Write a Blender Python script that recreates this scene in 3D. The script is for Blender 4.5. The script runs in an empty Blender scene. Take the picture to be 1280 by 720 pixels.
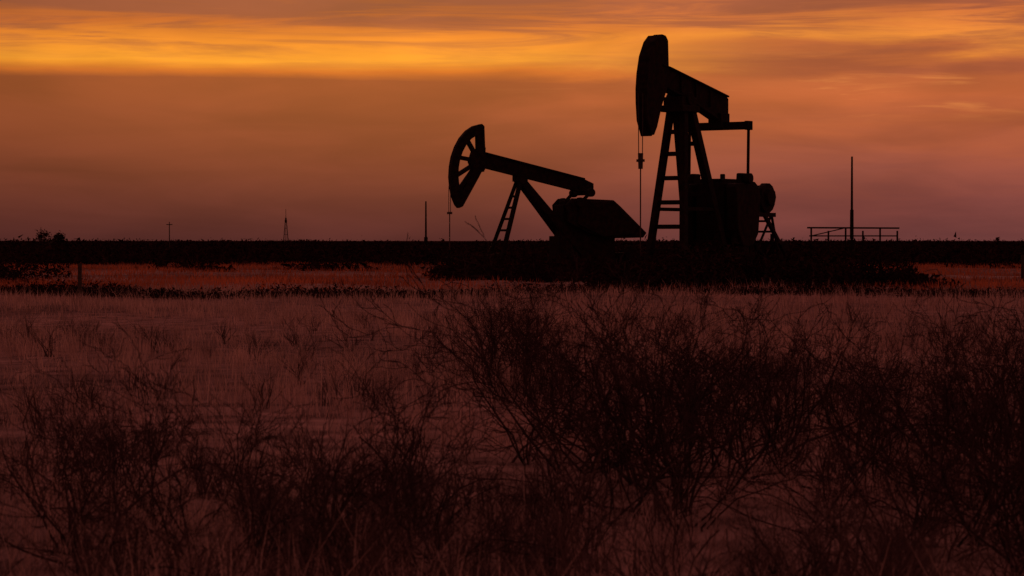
import bpy, math, random
import numpy as np
from mathutils import Vector, Matrix
random.seed(7); np.random.seed(7)
scene=bpy.context.scene
R=math.radians

# ---------------------------------------------------------------- helpers
def s2l(c):
    out=[]
    for v in c:
        v/=255.0
        out.append(v/12.92 if v<=0.04045 else ((v+0.055)/1.055)**2.4)
    return (*out,1.0)

def link(o,parent=None):
    scene.collection.objects.link(o)
    if parent is not None: o.parent=parent
    return o

def mesh_tris(name,V,T,mat,parent=None):
    V=np.asarray(V,dtype=np.float32); T=np.asarray(T,dtype=np.int32)
    me=bpy.data.meshes.new(name)
    me.vertices.add(len(V)); me.vertices.foreach_set('co',V.ravel())
    me.loops.add(T.size); me.loops.foreach_set('vertex_index',T.ravel())
    me.polygons.add(len(T)); me.polygons.foreach_set('loop_start',np.arange(len(T),dtype=np.int32)*3)
    me.update(calc_edges=True); me.validate()
    me.materials.append(mat)
    return me

class B:
    """collects solids for one part"""
    def __init__(s): s.v=[]; s.f=[]
    def box(s,c,size,rot=None):
        n=len(s.v); hx,hy,hz=[q/2 for q in size]
        for dx,dy,dz in [(-1,-1,-1),(1,-1,-1),(1,1,-1),(-1,1,-1),(-1,-1,1),(1,-1,1),(1,1,1),(-1,1,1)]:
            p=Vector((dx*hx,dy*hy,dz*hz))
            if rot is not None: p=rot@p
            s.v.append(tuple(p+Vector(c)))
        s.f+= [tuple(n+i for i in q) for q in [(0,3,2,1),(4,5,6,7),(0,1,5,4),(1,2,6,5),(2,3,7,6),(3,0,4,7)]]
    def bar(s,p,q,w,h,w2=None,h2=None):
        p=Vector(p);q=Vector(q);d=(q-p).normalized()
        up=Vector((0,0,1)) if abs(d.z)<0.95 else Vector((1,0,0))
        a=d.cross(up).normalized(); b=a.cross(d).normalized(); n=len(s.v)
        w2=w if w2 is None else w2; h2=h if h2 is None else h2
        for c,ww,hh in((p,w,h),(q,w2,h2)):
            for i,j in((-1,-1),(1,-1),(1,1),(-1,1)):
                s.v.append(tuple(c+a*i*ww/2+b*j*hh/2))
        s.f+= [tuple(n+i for i in q) for q in [(0,3,2,1),(4,5,6,7),(0,1,5,4),(1,2,6,5),(2,3,7,6),(3,0,4,7)]]
    def cyl(s,p,q,r,r2=None,n=20):
        p=Vector(p);q=Vector(q);d=(q-p).normalized()
        up=Vector((0,0,1)) if abs(d.z)<0.95 else Vector((1,0,0))
        a=d.cross(up).normalized(); b=a.cross(d).normalized(); k=len(s.v); r2=r if r2 is None else r2
        for c,rr in((p,r),(q,r2)):
            for i in range(n):
                t=2*math.pi*i/n; s.v.append(tuple(c+a*math.cos(t)*rr+b*math.sin(t)*rr))
        for i in range(n):
            j=(i+1)%n; s.f.append((k+i,k+j,k+n+j,k+n+i))
        s.f.append(tuple(k+i for i in reversed(range(n)))); s.f.append(tuple(k+n+i for i in range(n)))
    def plate(s,pts,y0,y1):
        """polygon in x,z extruded along y"""
        k=len(s.v);n=len(pts)
        for y in(y0,y1):
            for x,z in pts: s.v.append((x,y,z))
        for i in range(n):
            j=(i+1)%n; s.f.append((k+i,k+j,k+n+j,k+n+i))
        s.f.append(tuple(k+i for i in reversed(range(n)))); s.f.append(tuple(k+n+i for i in range(n)))
    def make(s,name,mat,parent=None,bevel=0.02):
        me=bpy.data.meshes.new(name); me.from_pydata(s.v,[],s.f); me.update(); me.materials.append(mat)
        o=link(bpy.data.objects.new(name,me),parent)
        if bevel:
            m=o.modifiers.new('bevel','BEVEL'); m.width=bevel; m.segments=2; m.limit_method='ANGLE'
        return o

def mat_basic(name,c1,c2,scale=3.0,rough=0.8,metal=0.0,detail=6,trans=0.0,spec=0.2,bump=0.0,lo=.35,hi=.65):
    m=bpy.data.materials.new(name); m.use_nodes=True; nt=m.node_tree; nt.nodes.clear()
    out=nt.nodes.new('ShaderNodeOutputMaterial'); bs=nt.nodes.new('ShaderNodeBsdfPrincipled')
    geo=nt.nodes.new('ShaderNodeNewGeometry'); no=nt.nodes.new('ShaderNodeTexNoise')
    no.inputs['Scale'].default_value=scale; no.inputs['Detail'].default_value=detail
    nt.links.new(geo.outputs['Position'],no.inputs['Vector'])
    rp=nt.nodes.new('ShaderNodeValToRGB'); rp.color_ramp.elements[0].position=lo; rp.color_ramp.elements[1].position=hi
    rp.color_ramp.elements[0].color=(*c1,1); rp.color_ramp.elements[1].color=(*c2,1)
    nt.links.new(no.outputs['Fac'],rp.inputs['Fac']); nt.links.new(rp.outputs['Color'],bs.inputs['Base Color'])
    bs.inputs['Roughness'].default_value=rough; bs.inputs['Metallic'].default_value=metal
    bs.inputs['Specular IOR Level'].default_value=spec
    if bump:
        b=nt.nodes.new('ShaderNodeBump'); b.inputs['Strength'].default_value=bump; b.inputs['Distance'].default_value=0.02
        nt.links.new(no.outputs['Fac'],b.inputs['Height']); nt.links.new(b.outputs['Normal'],bs.inputs['Normal'])
    last=bs.outputs[0]
    if trans>0:
        tr=nt.nodes.new('ShaderNodeBsdfTranslucent'); nt.links.new(rp.outputs['Color'],tr.inputs['Color'])
        mx=nt.nodes.new('ShaderNodeMixShader'); mx.inputs[0].default_value=trans
        nt.links.new(bs.outputs[0],mx.inputs[1]); nt.links.new(tr.outputs[0],mx.inputs[2]); last=mx.outputs[0]
    nt.links.new(last,out.inputs['Surface'])
    return m

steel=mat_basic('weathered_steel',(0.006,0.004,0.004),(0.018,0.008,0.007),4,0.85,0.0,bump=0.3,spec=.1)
cable=mat_basic('steel_cable',(0.03,0.02,0.018),(0.05,0.03,0.025),10,0.6)
wood=mat_basic('old_wood',(0.03,0.02,0.016),(0.06,0.04,0.03),12,0.9)
twigm=mat_basic('bare_twigs',(0.020,0.011,0.012),(0.07,0.036,0.036),5,0.9,spec=0.0)
weedm=mat_basic('dead_weeds',(0.05,0.028,0.028),(0.15,0.085,0.080),2,0.9,spec=0.0)
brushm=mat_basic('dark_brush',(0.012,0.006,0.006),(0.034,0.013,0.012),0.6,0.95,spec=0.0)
grassm=mat_basic('dry_grass',(0.17,0.100,0.092),(0.72,0.44,0.39),1.1,0.9,detail=9,trans=0.3,spec=0.0,lo=.28,hi=.74)
redlit_grass=mat_basic('grass_painted_red_light',(0.16,0.045,0.026),(0.60,0.17,0.085),0.12,0.9,trans=0.35,spec=0.0)  # warm red light on the strip is put into the grass colour

# ground material
def ground_mat():
    m=bpy.data.materials.new('ground_soil'); m.use_nodes=True; nt=m.node_tree
    bs=nt.nodes['Principled BSDF']; bs.inputs['Roughness'].default_value=1.0; bs.inputs['Specular IOR Level'].default_value=0.0
    geo=nt.nodes.new('ShaderNodeNewGeometry')
    def noise(sc,det):
        n=nt.nodes.new('ShaderNodeTexNoise'); n.inputs['Scale'].default_value=sc; n.inputs['Detail'].default_value=det
        nt.links.new(geo.outputs['Position'],n.inputs['Vector'])
        return n
    n1=noise(0.07,8); n2=noise(1.7,9)
    r1=nt.nodes.new('ShaderNodeValToRGB'); e=r1.color_ramp.elements
    e[0].position=0.38;e[0].color=(0.19,0.115,0.105,1); e[1].position=0.62;e[1].color=(0.40,0.24,0.21,1)
    nt.links.new(n1.outputs['Fac'],r1.inputs['Fac'])
    r2=nt.nodes.new('ShaderNodeValToRGB'); e=r2.color_ramp.elements
    e[0].position=0.35;e[0].color=(0.35,0.35,0.35,1); e[1].position=0.65;e[1].color=(1.0,1.0,1.0,1)
    nt.links.new(n2.outputs['Fac'],r2.inputs['Fac'])
    mx=nt.nodes.new('ShaderNodeMix'); mx.data_type='RGBA'; mx.blend_type='MULTIPLY'; mx.inputs['Factor'].default_value=1
    nt.links.new(r1.outputs[0],mx.inputs['A']); nt.links.new(r2.outputs[0],mx.inputs['B'])
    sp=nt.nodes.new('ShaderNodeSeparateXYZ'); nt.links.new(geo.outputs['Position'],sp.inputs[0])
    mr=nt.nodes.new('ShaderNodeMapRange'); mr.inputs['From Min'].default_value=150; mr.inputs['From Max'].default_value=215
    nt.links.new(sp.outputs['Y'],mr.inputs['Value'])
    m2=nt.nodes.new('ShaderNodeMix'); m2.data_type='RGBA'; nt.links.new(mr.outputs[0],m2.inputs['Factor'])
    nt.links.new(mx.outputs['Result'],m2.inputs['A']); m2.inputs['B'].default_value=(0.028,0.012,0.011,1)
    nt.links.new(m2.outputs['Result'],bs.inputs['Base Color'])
    return m

# ---------------------------------------------------------------- ground sheet
def gz(x,y):
    return 0.06*np.sin(x*0.21+1.3)*np.sin(y*0.17+0.4)+0.04*np.sin(x*0.53+y*0.31)
ax=np.concatenate([-np.geomspace(4000,60,22),np.linspace(-58,58,117),np.geomspace(60,4000,22)])
ay=np.concatenate([-np.geomspace(600,12,10),np.linspace(-10,200,211),np.geomspace(205,5000,30)])
X,Y=np.meshgrid(ax,ay); fade=np.clip(1-(np.hypot(X,Y)-150)/100,0,1); Z=gz(X,Y)*fade
V=np.stack([X,Y,Z],-1).reshape(-1,3); nx=len(ax); ny=len(ay)
i,j=np.meshgrid(np.arange(nx-1),np.arange(ny-1)); k=(j*nx+i).ravel()
T=np.concatenate([np.stack([k,k+1,k+nx+1],-1),np.stack([k,k+nx+1,k+nx],-1)])
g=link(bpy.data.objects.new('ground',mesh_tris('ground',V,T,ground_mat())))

# ---------------------------------------------------------------- grass
def patch(x,y,s,seed):
    return (np.sin(x*s+seed)*np.sin(y*s*0.8+seed*1.7)+np.sin(x*s*2.3+y*s*1.1+seed*2.1)*0.6+np.sin(x*s*0.7-y*s*2.9+seed)*0.5)
def blades(px,py,h,w,lean=0.35):
    n=len(px); az=np.random.uniform(0,2*np.pi,n); la=np.random.uniform(0,2*np.pi,n); ln=np.random.rand(n)*lean*h
    z0=gz(px,py)*np.clip(1-(np.hypot(px,py)-150)/100,0,1)-0.02
    ux=np.cos(az)*w/2; uy=np.sin(az)*w/2; lx=np.cos(la)*ln; ly=np.sin(la)*ln
    V=np.zeros((n,5,3))
    V[:,0]=np.stack([px-ux,py-uy,z0],-1); V[:,1]=np.stack([px+ux,py+uy,z0],-1)
    V[:,2]=np.stack([px-ux*.8+lx*.3,py-uy*.8+ly*.3,z0+h*.55],-1); V[:,3]=np.stack([px+ux*.8+lx*.3,py+uy*.8+ly*.3,z0+h*.55],-1)
    V[:,4]=np.stack([px+lx,py+ly,z0+h],-1)
    b=(np.arange(n)*5)[:,None]
    T=np.concatenate([b+np.array([0,1,3]),b+np.array([0,3,2]),b+np.array([2,3,4])])
    return V.reshape(-1,3),T
n=180000
u=np.random.rand(n); py=9+ (90-9)*u**1.35; px=(np.random.rand(n)*2-1)*(0.26*py+3)
q=0.45*(py/20)
tx=np.round(px/q+0.35*np.sin(py*3.1))*q; ty=np.round(py/q+0.35*np.sin(px*2.7))*q
tx+=0.3*q*np.sin(tx*37.1+ty*11.7); ty+=0.3*q*np.sin(tx*17.3+ty*29.9)
pull=np.random.rand(n)**.5*0.8
mk=np.random.rand(n)<0.4
px=np.where(mk,px+(tx-px)*pull,px); py=np.where(mk,py+(ty-py)*pull,py)
keep=np.random.rand(n)<np.clip(0.6+0.4*patch(px,py,0.9,2.0),0.15,1); px=px[keep];py=py[keep]
h=np.random.gamma(5,0.040,len(px))*(1+0.4*patch(px,py,0.35,5.0)); h=np.clip(h,0.06,0.6)
V,T=blades(px,py,h,0.004+0.00018*py*1.0,.6)
link(bpy.data.objects.new('dry_grass',mesh_tris('dry_grass',V,T,grassm)))
# grass strip, red light painted in, dense at left, thinning toward the pumps
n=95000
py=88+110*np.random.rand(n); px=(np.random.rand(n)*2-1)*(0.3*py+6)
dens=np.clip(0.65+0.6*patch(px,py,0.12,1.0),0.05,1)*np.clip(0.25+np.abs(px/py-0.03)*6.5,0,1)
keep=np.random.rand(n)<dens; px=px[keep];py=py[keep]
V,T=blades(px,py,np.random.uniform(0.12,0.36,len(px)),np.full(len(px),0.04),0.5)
link(bpy.data.objects.new('red_grass',mesh_tris('red_grass',V,T,redlit_grass)))  # the red is warm light painted into the grass colour

# ---------------------------------------------------------------- brush masses
def mounds(name,centers,faces,mat,size=0.22):
    Vs=[];n=0
    for (x,y,r,hh) in centers:
        m=faces
        th=np.random.uniform(0,2*np.pi,m); rr=np.sqrt(np.random.rand(m)); zz=np.random.rand(m)
        top=hh*np.sqrt(np.clip(1-rr**2,0,1))*(0.75+0.25*np.sin(th*3+x)+0.15*np.sin(th*7+y))
        c=np.stack([x+np.cos(th)*rr*r,y+np.sin(th)*rr*r,zz**0.7*top],-1)
        d=np.random.normal(size=(m,3,3))*size*np.random.uniform(0.3,1,(m,1,1))
        Vs.append((c[:,None,:]+d).reshape(-1,3))
    V=np.concatenate(Vs); V[:,2]=np.maximum(V[:,2],-0.05)
    T=np.arange(len(V)).reshape(-1,3)
    return link(bpy.data.objects.new(name,mesh_tris(name,V,T,mat)))
C=[]
for _ in range(1050):
    y=random.uniform(190,420); x=random.uniform(-1,1)*(0.3*y+20)
    C.append((x,y,random.uniform(2,5.0),random.uniform(0.9,1.5)+(random.uniform(.3,.9) if random.random()<.13 else 0)))
for _ in range(240):
    x=random.uniform(-85,85); C.append((x,random.uniform(182,196),random.uniform(1.2,3),random.uniform(0.5,1.2)))
for _ in range(170):
    x=random.uniform(-70,70); C.append((x,196-50*random.random()**1.7,random.uniform(.8,2.6),random.uniform(0.2,.7)))
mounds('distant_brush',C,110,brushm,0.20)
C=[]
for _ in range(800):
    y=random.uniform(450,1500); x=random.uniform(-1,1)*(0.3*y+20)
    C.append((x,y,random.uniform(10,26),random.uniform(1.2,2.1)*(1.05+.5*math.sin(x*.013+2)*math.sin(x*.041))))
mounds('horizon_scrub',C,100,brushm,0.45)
# brush around the pump bases
C=[]
for _ in range(120):
    x=random.uniform(4.0,16.8); y=random.uniform(95,105)
    e=min(1,(x-3.2)/2.5,(18.0-x)/3.5)
    C.append((x,y,random.uniform(0.6,1.5),max(0.22,e)*random.uniform(0.9,2.0)))
for _ in range(80):
    x=random.uniform(-3.5,6); y=random.uniform(108,140); C.append((x,y,random.uniform(0.8,1.8),random.uniform(0.4,1.4)))
for _ in range(22):
    C.append((random.uniform(-28,-23.0),random.uniform(100,122),random.uniform(1,2),random.uniform(0.9,1.75)))
mounds('low_brush',C,480,brushm,0.085)
# dark line of low scrub in the field
C=[]
for _ in range(420):
    x=random.uniform(-28,28); y=84+3*math.sin(x*0.23)+random.uniform(-3.5,3.5)
    C.append((x,y,random.uniform(0.5,1.8),random.uniform(0.10,0.36)*(1.3+.5*math.sin(x*.7))))
mounds('scrub_line',C,160,brushm,0.05)

# ---------------------------------------------------------------- bare shrubs
def shrub_mesh(name,seed,mat,H=1.3,spread=0.9,stems=11,depth=4,ns=5,wob=.2,rmin=.0016,pk=.62):
    rnd=random.Random(seed); V=[];T=[]
    def seg(p,q,r1,r2):
        d=(q-p).normalized(); up=Vector((0,0,1)) if abs(d.z)<0.9 else Vector((1,0,0))
        a=d.cross(up).normalized(); b=a.cross(d); k=len(V)
        for c,r in((p,r1),(q,r2)):
            for i in range(3):
                t=2.0944*i; V.append(tuple(c+(a*math.cos(t)+b*math.sin(t))*r))
        for i in range(3):
            j=(i+1)%3; T.append((k+i,k+j,k+3+j)); T.append((k+i,k+3+j,k+3+i))
    def grow(p,d,L,r,dep):
        sl=L/ns
        for i in range(ns):
            d=(d+Vector((rnd.gauss(0,wob),rnd.gauss(0,wob),rnd.gauss(0.03,wob*.8)))).normalized()
            if p.z<0.06 and d.z<0: d.z=abs(d.z)
            q=p+d*sl; r2=max(r*0.88,rmin); seg(p,q,r,r2); p=q; r=r2
            if dep>0 and i>0 and rnd.random()<pk:
                ax=Vector((rnd.gauss(0,1),rnd.gauss(0,1),rnd.gauss(0,1))).normalized()
                c=d.copy(); c.rotate(Matrix.Rotation(R(rnd.uniform(25,70)),3,ax)); c=(c+Vector((0,0,.12))).normalized()
                grow(p,c,L*rnd.uniform(0.4,0.68),max(r*0.62,rmin),dep-1)
    for s in range(stems):
        az=rnd.uniform(0,6.283); ti=rnd.uniform(0.05,1.0)*spread
        d=Vector((math.sin(ti)*math.cos(az),math.sin(ti)*math.sin(az),math.cos(ti)))
        grow(Vector((rnd.gauss(0,.1),rnd.gauss(0,.1),-0.03)),d,H*rnd.uniform(.5,.9),rnd.uniform(.009,.017),depth)
    return mesh_tris(name,V,T,mat)
SH=[shrub_mesh('shrub_mesh',s,twigm,1.3,sp,st,pk=.74) for s,sp,st in[(1,1.1,10),(2,1.3,10),(3,.9,9),(4,1.4,10),(5,.85,9),(6,1.2,11)]]
SP=[shrub_mesh('sparse_shrub_mesh',s,twigm,1.5,1.2,7,3,6,.26,.0026,.6) for s in(11,12,13,14)]
WD=[shrub_mesh('weed_mesh',s,weedm,1.0,.7,9,2,5,.16,.0014,.74) for s in(21,22,23,24)]
def shrub(x,y,s=1.0,kind=0,sparse=False,sz=None):
    me=SP[kind%4] if sparse else SH[kind%6]
    o=link(bpy.data.objects.new('bare_shrub',me)); o.location=(x,y,float(gz(x,y))); o.rotation_euler=(0,0,random.uniform(0,6.28))
    o.scale=(s,s,sz or s)
# centre group
for x,y,s,k in[(0.75,20,.95,0),(1.35,19.5,1.0,1),(1.15,21.5,1.05,2),(0.45,23,.85,3),(2.0,21,.85,5),(1.0,18.4,.7,4),(1.6,22.5,1.0,0),(2.5,23,.7,1),
               (0.1,28,.95,1),(-0.4,33,.95,2),(-0.05,33.5,.9,5),(0.1,35,1.0,4),(-0.35,34,.9,1),(0.4,31,.75,4)]:
    shrub(x,y,s,k)
for x,y,s,k in[(.9,19,1.15,0),(1.3,18,1.15,1),(.5,20,1.2,2),(1.8,19.5,1.15,3),(0.1,21,1.0,1),(2.3,20.5,1.1,0),(.7,16.5,.9,3),(1.2,16,.85,2),(1.1,17,1.05,3)]:
    shrub(x,y,s,k,True)
# left foreground
for x,y,s,k in[(-2.45,14.2,.45,0),(-1.5,14.0,.45,3),(-0.6,14.3,.45,1),(-0.1,13.4,.38,0),(0.35,14.2,.48,5)]:
    shrub(x,y,s,k)
for x,y,s,k in[(-2.3,13,.75,0),(-1.75,13.3,.78,1),(-1.3,12.8,.65,2),(-.9,13.8,.8,3),(-.4,13.0,.66,0),(-2.7,14.5,.75,1),(.2,13.1,.62,2),(-1.9,12.2,.5,3),(-.7,12.3,.5,1),(.9,12.6,.5,0),(1.5,12.8,.58,1),(-1.2,14.8,.8,1),(-2.1,15,.8,2)]:
    shrub(x,y,s,k,True)
# right
for x,y,s,k in[(3.3,17,.8,0),(3.9,18.5,.95,1),(2.75,16,.6,5),(3.1,21,.8,3),(3.0,13.8,.6,4),(4.2,22,.9,2),(3.6,24,.8,0),(2.8,26,.65,1),(3.4,14.4,.7,2),
               (4.6,22.5,.95,5)]:
    shrub(x,y,s,k)
for x,y,s,k in[(2.9,15,.95,0),(2.3,14.2,.8,1),(3.2,16,1.0,2),(2.6,18,.95,3),(3.6,17,1.1,0),(3.0,13,.85,1),(2.0,15.5,.75,2),(4.1,19,1.15,3),(3.5,20,1.05,1),(2.7,12.6,.75,3)]:
    shrub(x,y,s,k,True)
for _ in range(32):
    y=random.uniform(13,28); x=random.uniform(-1,1)*(0.23*y+.6)
    if x<0.5 and y>18: continue
    shrub(x,y,random.uniform(.4,.8),random.randrange(4),True)
# mass of small dead weeds, one parent
W=bpy.data.objects.new('dry_weeds',None); link(W)
cnt=0
while cnt<420:
    y=11+42*random.random()**2.0; x=random.uniform(-1,1)*(0.24*y+1)
    if patch(x,y,0.4,4.0)<random.uniform(-.9,1.1): continue
    o=bpy.data.objects.new('weed',WD[random.randrange(4)]); link(o,W); s=random.uniform(.22,.62)
    o.location=(x,y,float(gz(x,y))); o.rotation_euler=(0,0,random.uniform(0,6.28)); o.scale=(s*1.2,s*1.2,s*random.uniform(.7,1.2)); cnt+=1

# ---------------------------------------------------------------- pumpjack (tall, oblique)
def empty(name,loc,rz):
    e=bpy.data.objects.new(name,None); link(e); e.location=loc; e.rotation_euler=(0,0,rz); e.empty_display_size=1; return e
P=empty('pumpjack',(7.64,110,0),R(55))
b=B()
head=[(-1.9,11.10),(-1.62,11.06),(-1.42,10.85),(-1.36,9.62),(-1.5,8.70),(-1.95,7.9),(-2.35,6.95),(-2.6,6.58),(-2.95,6.55),(-3.22,7.2),(-3.30,8.0),(-3.31,8.6),(-3.24,9.3),(-3.03,10.05),(-2.66,10.66),(-2.25,10.98)]
b.plate(head,-0.24,0.24)
b.plate([(-2.9,6.5),(-3.27,7.2),(-3.36,8.0),(-3.37,8.6),(-3.29,9.3),(-3.08,10.08),(-2.7,10.72),(-2.3,11.04),(-2.3,10.9),(-2.62,10.58),(-3.0,9.98),(-3.2,9.2),(-3.27,8.5),(-3.25,8.0),(-3.16,7.4),(-2.85,6.62)],-0.30,0.30)
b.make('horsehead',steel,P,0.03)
b=B()
b.plate([(-1.9,9.72),(-1.2,9.62),(3.95,8.60),(4.12,8.5),(4.12,7.3),(3.1,7.5),(0.6,8.28),(-0.9,8.62),(-1.9,8.9)],-0.16,0.16)
b.plate([(-1.9,9.78),(-1.2,9.68),(4.0,8.64),(4.0,8.56),(-1.2,9.60),(-1.9,9.70)],-0.28,0.28)
b.plate([(-1.0,8.66),(0.6,8.32),(3.0,7.6),(3.0,7.5),(0.6,8.24),(-1.0,8.58)],-0.28,0.28)
for x in(-0.3,1.0,2.3): b.plate([(x,9.3-0.2*x),(x+.06,9.3-.2*x),(x+.06,8.5-.2*x),(x,8.5-.2*x)],-0.26,0.26)
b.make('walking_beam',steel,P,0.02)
b=B()
b.box((0.0,0,8.15),(1.3,1.0,0.45)); b.cyl((0,-.6,8.3),(0,.6,8.3),.3); b.box((0.0,0,7.85),(1.5,1.2,.3))
b.make('saddle_bearing',steel,P,0.03)
b=B()
for sy in(-1,1):
    b.bar((-0.25,.35*sy,7.8),(-1.35,1.0*sy,0.05),.27,.32)
    b.bar((0.35,.35*sy,7.8),(2.75,1.05*sy,0.05),.34,.40)
    b.bar((-0.9,.74*sy,3.3),(1.65,.8*sy,3.3),.14,.16)
for z in(1.4,2.5,3.6,4.7,5.8,6.8):
    t=(7.8-z)/7.75; b.bar((-.25-1.1*t,-(.35+.65*t),z),(-.25-1.1*t,(.35+.65*t),z),.17,.2)
for z in(1.5,4.0,6.3):
    t=(7.8-z)/7.75; b.bar((.35+2.4*t,-(.35+.7*t),z),(.35+2.4*t,(.35+.7*t),z),.15,.2)
b.make('samson_post',steel,P,0.015)
b=B()
b.bar((3.5,-1.68,7.2),(3.5,1.68,7.2),.36,.36); b.box((3.5,0,7.45),(.8,.7,.7))
for sy in(-1,1): b.box((3.5,1.58*sy,7.2),(.45,.2,.42))
b.make('equalizer',steel,P,0.02)
b=B()
for sy in(-1,1):
    b.bar((3.5,1.58*sy,7.2),(3.45,1.58*sy,4.7),.10,.13); b.cyl((3.45,1.4*sy,4.75),(3.45,1.75*sy,4.75),.24)
b.make('pitman_arms',steel,P,0.015)
b=B()
for sy in(-1,1):
    y0,y1=(1.12*sy,1.38*sy)
    b.plate([(3.15,5.0),(3.75,5.0),(3.95,3.2),(4.3,1.7),(2.6,1.7),(2.95,3.2)],min(y0,y1),max(y0,y1))
    y0,y1=(.98*sy,1.55*sy)
    b.plate([(2.45,4.35),(2.6,4.5),(4.2,4.62),(4.55,4.4),(4.75,3.9),(4.55,2.2),(4.0,1.6),(3.1,1.6),(2.6,2.4)],min(y0,y1),max(y0,y1))
b.make('crank_counterweights',steel,P,0.06)
b=B()
b.box((3.8,0,3.2),(2.2,1.5,2.7)); b.box((3.8,0,4.62),(2.0,1.2,.25)); b.cyl((3.6,-1.15,3.2),(3.6,1.15,3.2),.3)
b.box((3.6,0,1.1),(2.6,1.7,1.6)); b.cyl((4.2,.2,4.7),(4.2,.2,5.0),.12)
for sx in(-.9,.9): b.box((3.8+sx,-.2,3.2),(.12,1.56,2.4))
b.make('gearbox',steel,P,0.04)
b=B()
b.box((6.5,.1,3.85),(1.5,1.0,1.05)); b.box((5.5,0,3.85),(1.2,.8,.8))
for k_ in range(6): b.box((5.95+k_*.22,.1,3.9),(.06,1.12,1.2))
b.cyl((6.9,-.75,3.9),(6.9,-.45,3.9),.72,n=14); b.cyl((6.9,-.95,3.95),(6.9,-.7,3.95),.42,n=9)
b.box((6.0,-.6,4.0),(1.7,.18,.75),Matrix.Rotation(R(-6),3,'Y')); b.box((6.5,0,3.2),(1.7,1.2,.2))
b.cyl((6.3,.3,4.3),(6.3,.3,4.75),.07,n=8); b.box((7.35,.0,4.05),(.35,.6,.6)); b.box((7.4,0,3.6),(.25,.8,.25))
b.make('engine',steel,P,0.03)
b=B()
for sy in(-.7,.7):
    b.bar((5.2,sy,3.1),(7.6,sy,3.1),.16,.2)
    b.bar((6.6,sy,3.1),(9.7,sy,0.3),.15,.18); b.bar((5.2,sy,3.1),(5.2,sy,.3),.14,.14)
    b.bar((7.3,sy,3.1),(8.3,sy,.3),.1,.1); b.bar((5.2,sy,.6),(7.2,sy,3.0),.09,.09)
for z in(.8,1.3,1.8,2.3,2.8): b.bar((9.7-(z-.3)/2.8*3.1,-.7,z),(9.7-(z-.3)/2.8*3.1,.7,z),.1,.1)
b.make('engine_stand',steel,P,0.01)
b=B()
for sy in(-1.05,1.05): b.bar((-2.2,sy,.22),(10.4,sy,.22),.3,.36)
for x in(-2.0,0,2.5,5.2,7.4,10.2): b.bar((x,-1.2,.25),(x,1.2,.25),.28,.3)
b.box((9.3,.2,1.3),(1.2,.9,1.1)); b.box((9.3,.2,.6),(.9,.8,.6)); b.cyl((9.0,.2,1.8),(9.0,.2,2.2),.1,n=8)
b.make('base_skid',steel,P,0.02)
b=B()
for sy in(-.12,.12): b.cyl((-3.39,sy,8.4),(-3.39,sy*.8,5.4),.02,n=8)
b.box((-3.39,0,5.42),(.16,.34,.12)); b.cyl((-3.39,0,5.75),(-3.39,0,5.05),.12,.1,n=12); b.cyl((-3.39,0,5.4),(-3.39,0,1.3),.03,n=8)
b.make('polished_rod',cable,P,0)
b=B()
b.cyl((-3.39,0,0),(-3.39,0,1.1),.14); b.cyl((-3.39,0,1.1),(-3.39,0,1.35),.08); b.cyl((-3.39,0,.5),(-3.39,0,.6),.26); b.cyl((-3.39,-.6,.85),(-3.39,.6,.85),.07); b.cyl((-3.39,.5,.85),(-3.39,.55,.85),.18)
b.make('wellhead',steel,P,0)

# ---------------------------------------------------------------- second pumpjack (lower, near side-on)
Q=empty('pumpjack.001',(0.5,150,0),R(25))
arc=[(-2.66,9.04),(-3.2,8.9),(-3.67,8.6),(-4.08,8.15),(-4.40,7.6),(-4.62,7.0),(-4.74,6.4),(-4.78,5.75),(-4.72,5.1),(-4.60,4.55),(-4.38,4.05),(-4.2,3.85)]
def inset(pts,c,f): return [(x+(c[0]-x)*f,z+(c[1]-z)*f) for x,z in pts]
b=B()
inn=inset(arc,(-2.4,6.3),0.22)
b.plate(arc+inn[::-1],-.22,.22)
b.plate([(-2.66,9.04),(-2.5,8.9),(-2.42,6.9),(-2.46,6.2),(-2.65,6.2),(-2.95,7.0),(-3.0,8.7)],-.2,.2)
b.plate([(-2.45,6.5),(-2.9,5.7),(-3.95,3.95),(-4.2,3.85),(-4.4,4.2),(-3.4,5.85),(-3.1,6.5)],-.2,.2)
for t in[(-3.7,8.2),(-4.4,7.0),(-4.55,5.7),(-4.35,4.7)]:
    b.bar((-2.8,0,6.75),(t[0],0,t[1]),.3,.24)
b.plate([(-2.4,7.6),(-3.3,7.3),(-3.5,6.7),(-3.2,6.0),(-2.5,6.1)],-.18,.18)
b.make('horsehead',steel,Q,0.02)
b=B()
b.plate([(-2.9,7.35),(-2.3,7.22),(4.4,5.72),(5.05,5.45),(5.05,5.0),(4.4,4.9),(-2.3,6.35),(-2.9,6.3)],-.14,.14)
b.plate([(-2.5,7.32),(4.4,5.78),(4.4,5.69),(-2.5,7.23)],-.26,.26)
b.plate([(-2.3,6.38),(4.4,4.93),(4.4,4.85),(-2.3,6.30)],-.26,.26)
b.make('walking_beam',steel,Q,0.02)
b=B()
b.box((0,0,5.72),(.7,.8,.4)); b.cyl((0,-.45,5.6),(0,.45,5.6),.24)
b.make('saddle_bearing',steel,Q,0.02)
b=B()
for sy in(-1,1):
    b.bar((-.1,.28*sy,5.55),(-1.95,1.1*sy,.05),.2,.24)
    b.bar((0.1,.28*sy,5.5),(4.6,.9*sy,.4),.22,.42)
for z in(1.0,1.8,2.5,3.2,3.9,4.6):
    t=(5.55-z)/5.5; b.bar((-.1-1.85*t,-.28-.82*t,z),(-.1-1.85*t,.28+.82*t,z),.12,.14)
b.make('samson_post',steel,Q,0.01)
b=B()
b.bar((4.3,-1.3,4.85),(4.3,1.3,4.85),.3,.3); b.box((4.3,0,5.0),(.6,.5,.5))
b.make('equalizer',steel,Q,0.02)
b=B()
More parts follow.
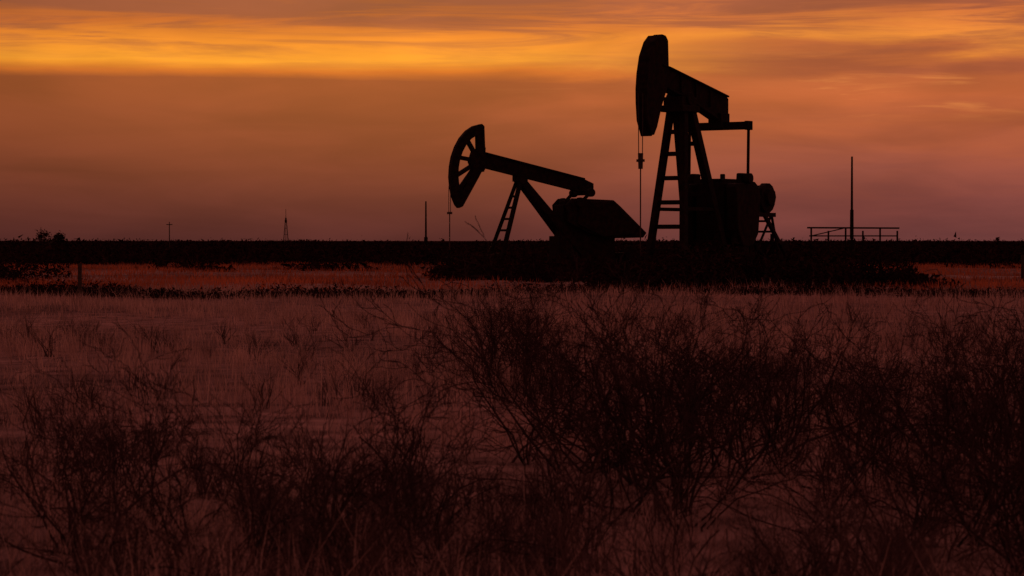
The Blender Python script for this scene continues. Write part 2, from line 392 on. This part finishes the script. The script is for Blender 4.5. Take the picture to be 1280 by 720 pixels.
for sy in(-1,1): b.bar((4.3,1.2*sy,4.9),(3.6,1.2*sy,4.2),.12,.2); b.cyl((3.55,1.05*sy,4.25),(3.55,1.35*sy,4.25),.3); b.cyl((4.3,1.05*sy,4.85),(4.3,1.35*sy,4.85),.26)
b.make('pitman_arms',steel,Q,0.01)
b=B()
for sy in(-1,1):
    y0,y1=sorted((.82*sy,1.06*sy))
    b.plate([(2.7,4.1),(3.1,4.5),(6.0,4.4),(6.5,4.0),(8.35,2.35),(8.1,2.05),(5.6,2.0),(4.4,2.3),(2.8,3.0)],y0,y1)
    y0,y1=sorted((.72*sy,1.2*sy))
    b.plate([(3.6,4.35),(6.0,4.3),(7.7,2.75),(7.3,2.25),(5.2,2.1),(3.4,2.9)],y0,y1)
b.make('crank_counterweights',steel,Q,0.05)
b=B()
b.box((4.2,0,3.0),(3.1,1.3,2.2)); b.box((4.3,0,1.2),(3.9,1.5,1.9)); b.cyl((4.4,-1.0,3.3),(4.4,1.0,3.3),.3); b.box((4.1,0,4.2),(2.4,1.0,.35))
b.make('gearbox',steel,Q,0.04)
b=B()
for sy in(-.9,.9): b.bar((-2.6,sy,.2),(9.0,sy,.2),.28,.34)
for x in(-2.4,0,2.6,5.6,8.8): b.bar((x,-1,.22),(x,1,.22),.25,.28)
b.box((7.4,0,.75),(1.4,.9,.7)); b.cyl((7.4,-.7,1.1),(7.4,-.5,1.1),.45)
b.make('base_skid',steel,Q,0.02)
b=B()
for sy in(-.13,.13): b.cyl((-4.76,sy,5.2),(-4.76,sy,3.6),.022,n=8)
b.box((-4.76,0,3.55),(.18,.4,.14)); b.cyl((-4.76,0,3.6),(-4.76,0,1.2),.035,n=8)
b.make('polished_rod',cable,Q,0)
b=B()
b.cyl((-4.76,0,0),(-4.76,0,1.1),.14); b.cyl((-4.76,0,1.0),(-4.76,0,1.3),.08); b.cyl((-4.76,-.5,.8),(-4.76,.5,.8),.07)
b.make('wellhead',steel,Q,0)

# ---------------------------------------------------------------- poles, rails, posts
def pole(x,y,h,r,name,extra=None):
    b=B(); b.cyl((0,0,-.2),(0,0,h),r,r*.6,n=10)
    if extra: extra(b)
    o=b.make(name,wood if 'utility' in name or 'fence' in name else steel,None,0); o.location=(x,y,0); return o
pole(28.1,200,8.8,.13,'flare_stack',lambda b:(b.cyl((0,0,0),(0,0,1.9),.28,n=12),b.cyl((0,0,2.0),(0,0,4.4),.16,.15,n=12)))
pole(-8.9,250,5.9,.13,'vent_pipe',lambda b:b.cyl((0,0,0),(0,0,2.2),.2,n=10))
pole(-51,360,4.6,.10,'utility_pole',lambda b:b.bar((-.45,0,4.2),(.45,0,4.2),.1,.12))
def wm(b):
    for dx,dy in((-.5,-.5),(.5,-.5),(.5,.5),(-.5,.5)): b.bar((dx,dy,0),(dx*.15,dy*.15,5.6),.07,.07)
    for z in(1.6,2.8,3.8,4.8):
        w=.5*(1-z/6.6)
        b.bar((-w,-w,z),(w,-w,z),.06,.06); b.bar((-w,w,z),(w,w,z),.06,.06)
    b.box((0,0,5.0),(.35,.3,.4))
pole(-37.4,400,7.0,.06,'lattice_mast',wm)
b=B(); b.cyl((0,0,-.2),(0,0,1.12),.07,.065,n=10); o=b.make('fence_post',wood,None,0); o.location=(-14.3,80,0)
b=B(); b.cyl((0,0,-.2),(0,0,1.25),.08,.07,n=10); o=b.make('fence_post',wood,None,0); o.location=(22.6,107,0)
b=B()
for k in range(6): b.cyl((14.6+k*.84,118,0),(14.6+k*.84,118,2.5 if k%2==0 else 2.35),.045,n=8)
b.bar((14.4,118,2.5),(18.9,118,2.48),.07,.08); b.bar((14.5,118,2.1),(18.8,118,2.1),.05,.06)
b.bar((14.6,118,2.1),(16.3,118,2.5),.05,.05)
b.make('pipe_railing',steel,None,0)

# small distant tree
rnd=random.Random(5); b=B(); tips=[]
def br(p,d,L,r,dep):
    q=p+d*L; b.cyl(p,q,r,r*.65,n=6)
    if dep==0: tips.append(q); return
    for _ in range(3):
        c=(d+Vector((rnd.gauss(0,.55),rnd.gauss(0,.55),rnd.gauss(.05,.3)))).normalized(); br(q,c,L*.68,r*.6,dep-1)
br(Vector((0,0,-.1)),Vector((0,0,1)),1.2,.16,4)
tr=b.make('mesquite_tree',wood,None,0); tr.location=(-76.5,400,0); tr.scale=(1.2,1.2,1.1)
n0=len(tips)*16; tp=np.array([tuple(t) for t in tips]); c=np.repeat(tp,16,0)+np.random.normal(size=(n0,3))*.26
V=(c[:,None,:]+np.random.normal(size=(n0,3,3))*.1).reshape(-1,3)
fo=link(bpy.data.objects.new('foliage',mesh_tris('foliage',V,np.arange(len(V)).reshape(-1,3),brushm)),tr)

# ---------------------------------------------------------------- world: dusk sky with cloud bank
w=bpy.data.worlds.new('World'); scene.world=w; w.use_nodes=True; nt=w.node_tree; nt.nodes.clear()
N=nt.nodes.new; Lk=nt.links.new
out=N('ShaderNodeOutputWorld'); bg=N('ShaderNodeBackground'); Lk(bg.outputs[0],out.inputs[0])
tc=N('ShaderNodeTexCoord'); sp=N('ShaderNodeSeparateXYZ'); Lk(tc.outputs['Generated'],sp.inputs[0])
def math_(op,a,b_=None,c_=None,clamp=False):
    m=N('ShaderNodeMath'); m.operation=op; m.use_clamp=clamp
    for idx,v in enumerate((a,b_,c_)):
        if v is None: continue
        if isinstance(v,(int,float)): m.inputs[idx].default_value=v
        else: Lk(v,m.inputs[idx])
    return m.outputs[0]
def maprange(v,a,b_,c_,d,smooth=True):
    m=N('ShaderNodeMapRange'); m.interpolation_type='SMOOTHSTEP' if smooth else 'LINEAR'
    Lk(v,m.inputs['Value'])
    for k_,q in zip(('From Min','From Max','To Min','To Max'),(a,b_,c_,d)): m.inputs[k_].default_value=q
    return m.outputs[0]
def noise(scale,detail,mp,off=(0,0,0),dist=0.0,rough=.5):
    k_=N('ShaderNodeMapping'); k_.inputs['Scale'].default_value=mp; k_.inputs['Location'].default_value=off; Lk(tc.outputs['Generated'],k_.inputs['Vector'])
    n_=N('ShaderNodeTexNoise'); n_.inputs['Scale'].default_value=scale; n_.inputs['Detail'].default_value=detail; n_.inputs['Distortion'].default_value=dist; n_.inputs['Roughness'].default_value=rough
    Lk(k_.outputs[0],n_.inputs['Vector']); return n_.outputs['Fac']
x_=sp.outputs['X']; y_=sp.outputs['Y']; z_=sp.outputs['Z']
right=maprange(x_,-0.03,0.13,0,1)
n1=noise(1,7,(9,9,70),(3,1,0),0.4,.58)
amp=math_('MULTIPLY_ADD',right,0.026,0.007)
t=math_('MULTIPLY_ADD',math_('SUBTRACT',n1,0.5),amp,z_)
fac=math_('DIVIDE',t,0.4,clamp=True)
def ramp(stops):
    r_=N('ShaderNodeValToRGB'); e=r_.color_ramp.elements
    while len(e)>1: e.remove(e[-1])
    e[0].position=stops[0][0]/0.4; e[0].color=s2l(stops[0][1])
    for p,c in stops[1:]:
        q=e.new(p/0.4); q.color=s2l(c)
    Lk(fac,r_.inputs['Fac']); return r_.outputs['Color']
ra=ramp([(0,(86,43,42)),(.017,(102,49,43)),(.035,(122,57,44)),(.052,(138,64,44)),(.066,(150,70,42)),(.0688,(214,110,38)),(.0735,(252,160,46)),(.081,(240,140,42)),(.089,(198,100,42)),(.098,(160,80,46)),(.14,(126,72,60)),(.4,(162,108,108))])
rb=ramp([(0,(106,58,57)),(.017,(128,67,62)),(.035,(148,75,60)),(.05,(172,86,56)),(.060,(188,94,56)),(.066,(178,90,54)),(.071,(158,78,54)),(.077,(190,98,54)),(.083,(232,136,54)),(.092,(202,106,54)),(.1,(164,84,58)),(.14,(128,74,64)),(.4,(162,108,108))])
def mix(f,a,b_,mode='MIX'):
    m=N('ShaderNodeMix'); m.data_type='RGBA'; m.blend_type=mode
    if isinstance(f,(int,float)): m.inputs['Factor'].default_value=f
    else: Lk(f,m.inputs['Factor'])
    for nm,v in(('A',a),('B',b_)):
        if isinstance(v,tuple): m.inputs[nm].default_value=v
        else: Lk(v,m.inputs[nm])
    return m.outputs['Result']
col=mix(right,ra,rb)
# cloud streaks in the upper part
n2=noise(1,7,(7,7,120),(7,2,3),0.8,0.62)
up=maprange(z_,0.062,0.096,0,1)
st=math_('MULTIPLY',maprange(n2,0.42,0.60,0,1),math_('MULTIPLY',up,0.9))
col=mix(st,col,s2l((142,72,56)))
# thin bright wisps just under the gap
n4=noise(1,6,(12,12,150),(2,9,5),0.5,0.55)
wz=math_('MULTIPLY',maprange(z_,0.045,0.062,0,1),maprange(z_,0.066,0.08,1,0))
ws=math_('MULTIPLY',maprange(n4,0.54,0.70,0,1),math_('MULTIPLY',wz,math_('MULTIPLY',right,0.8)))
col=mix(ws,col,s2l((228,136,72)))
# broad soft variation, incl. faint banks lower down
n3=noise(1,6,(10,10,52),(1,5,2),.4)
col=mix(1.0,col,mix(maprange(n3,.25,.75,0,1),(0.80,0.79,0.82,1),(1.18,1.18,1.14,1)),'MULTIPLY')
# dimmer away from the sunset
xg=maprange(x_,-0.26,-0.02,0.80,1.0)
yg=maprange(y_,-0.6,0.9,0.75,1.0)
comb=N('ShaderNodeCombineColor'); gsc=math_('MULTIPLY',xg,yg)
for i_ in range(3): Lk(gsc,comb.inputs[i_])
col=mix(1.0,col,comb.outputs[0],'MULTIPLY')
sky=N('ShaderNodeTexSky'); sky.sky_type='NISHITA'; sky.sun_disc=False; sky.sun_elevation=R(2.5); sky.sun_rotation=R(-3); sky.dust_density=4
col=mix(0.004,col,sky.outputs[0],'ADD')
Lk(col,bg.inputs['Color']); bg.inputs['Strength'].default_value=1.0

# weak, cloud-veiled setting sun behind the pumps
sd=bpy.data.lights.new('sun','SUN'); sd.energy=0.35; sd.angle=R(12); sd.color=(1,.45,.22)
so=link(bpy.data.objects.new('sun',sd)); so.rotation_euler=Vector((0.055,-1,-0.07)).to_track_quat('-Z','Y').to_euler()

# ---------------------------------------------------------------- camera
cd=bpy.data.cameras.new('camera'); cam=link(bpy.data.objects.new('camera',cd)); cd.lens=85; cd.sensor_width=36
cam.location=(0,0,1.9); cam.rotation_euler=(R(90-1.137),0,0); cd.clip_start=.1; cd.clip_end=9000
cd.dof.use_dof=True; cd.dof.focus_distance=90; cd.dof.aperture_fstop=6.0
scene.camera=cam
scene.view_settings.view_transform='Standard'; scene.view_settings.look='None'; scene.view_settings.exposure=0
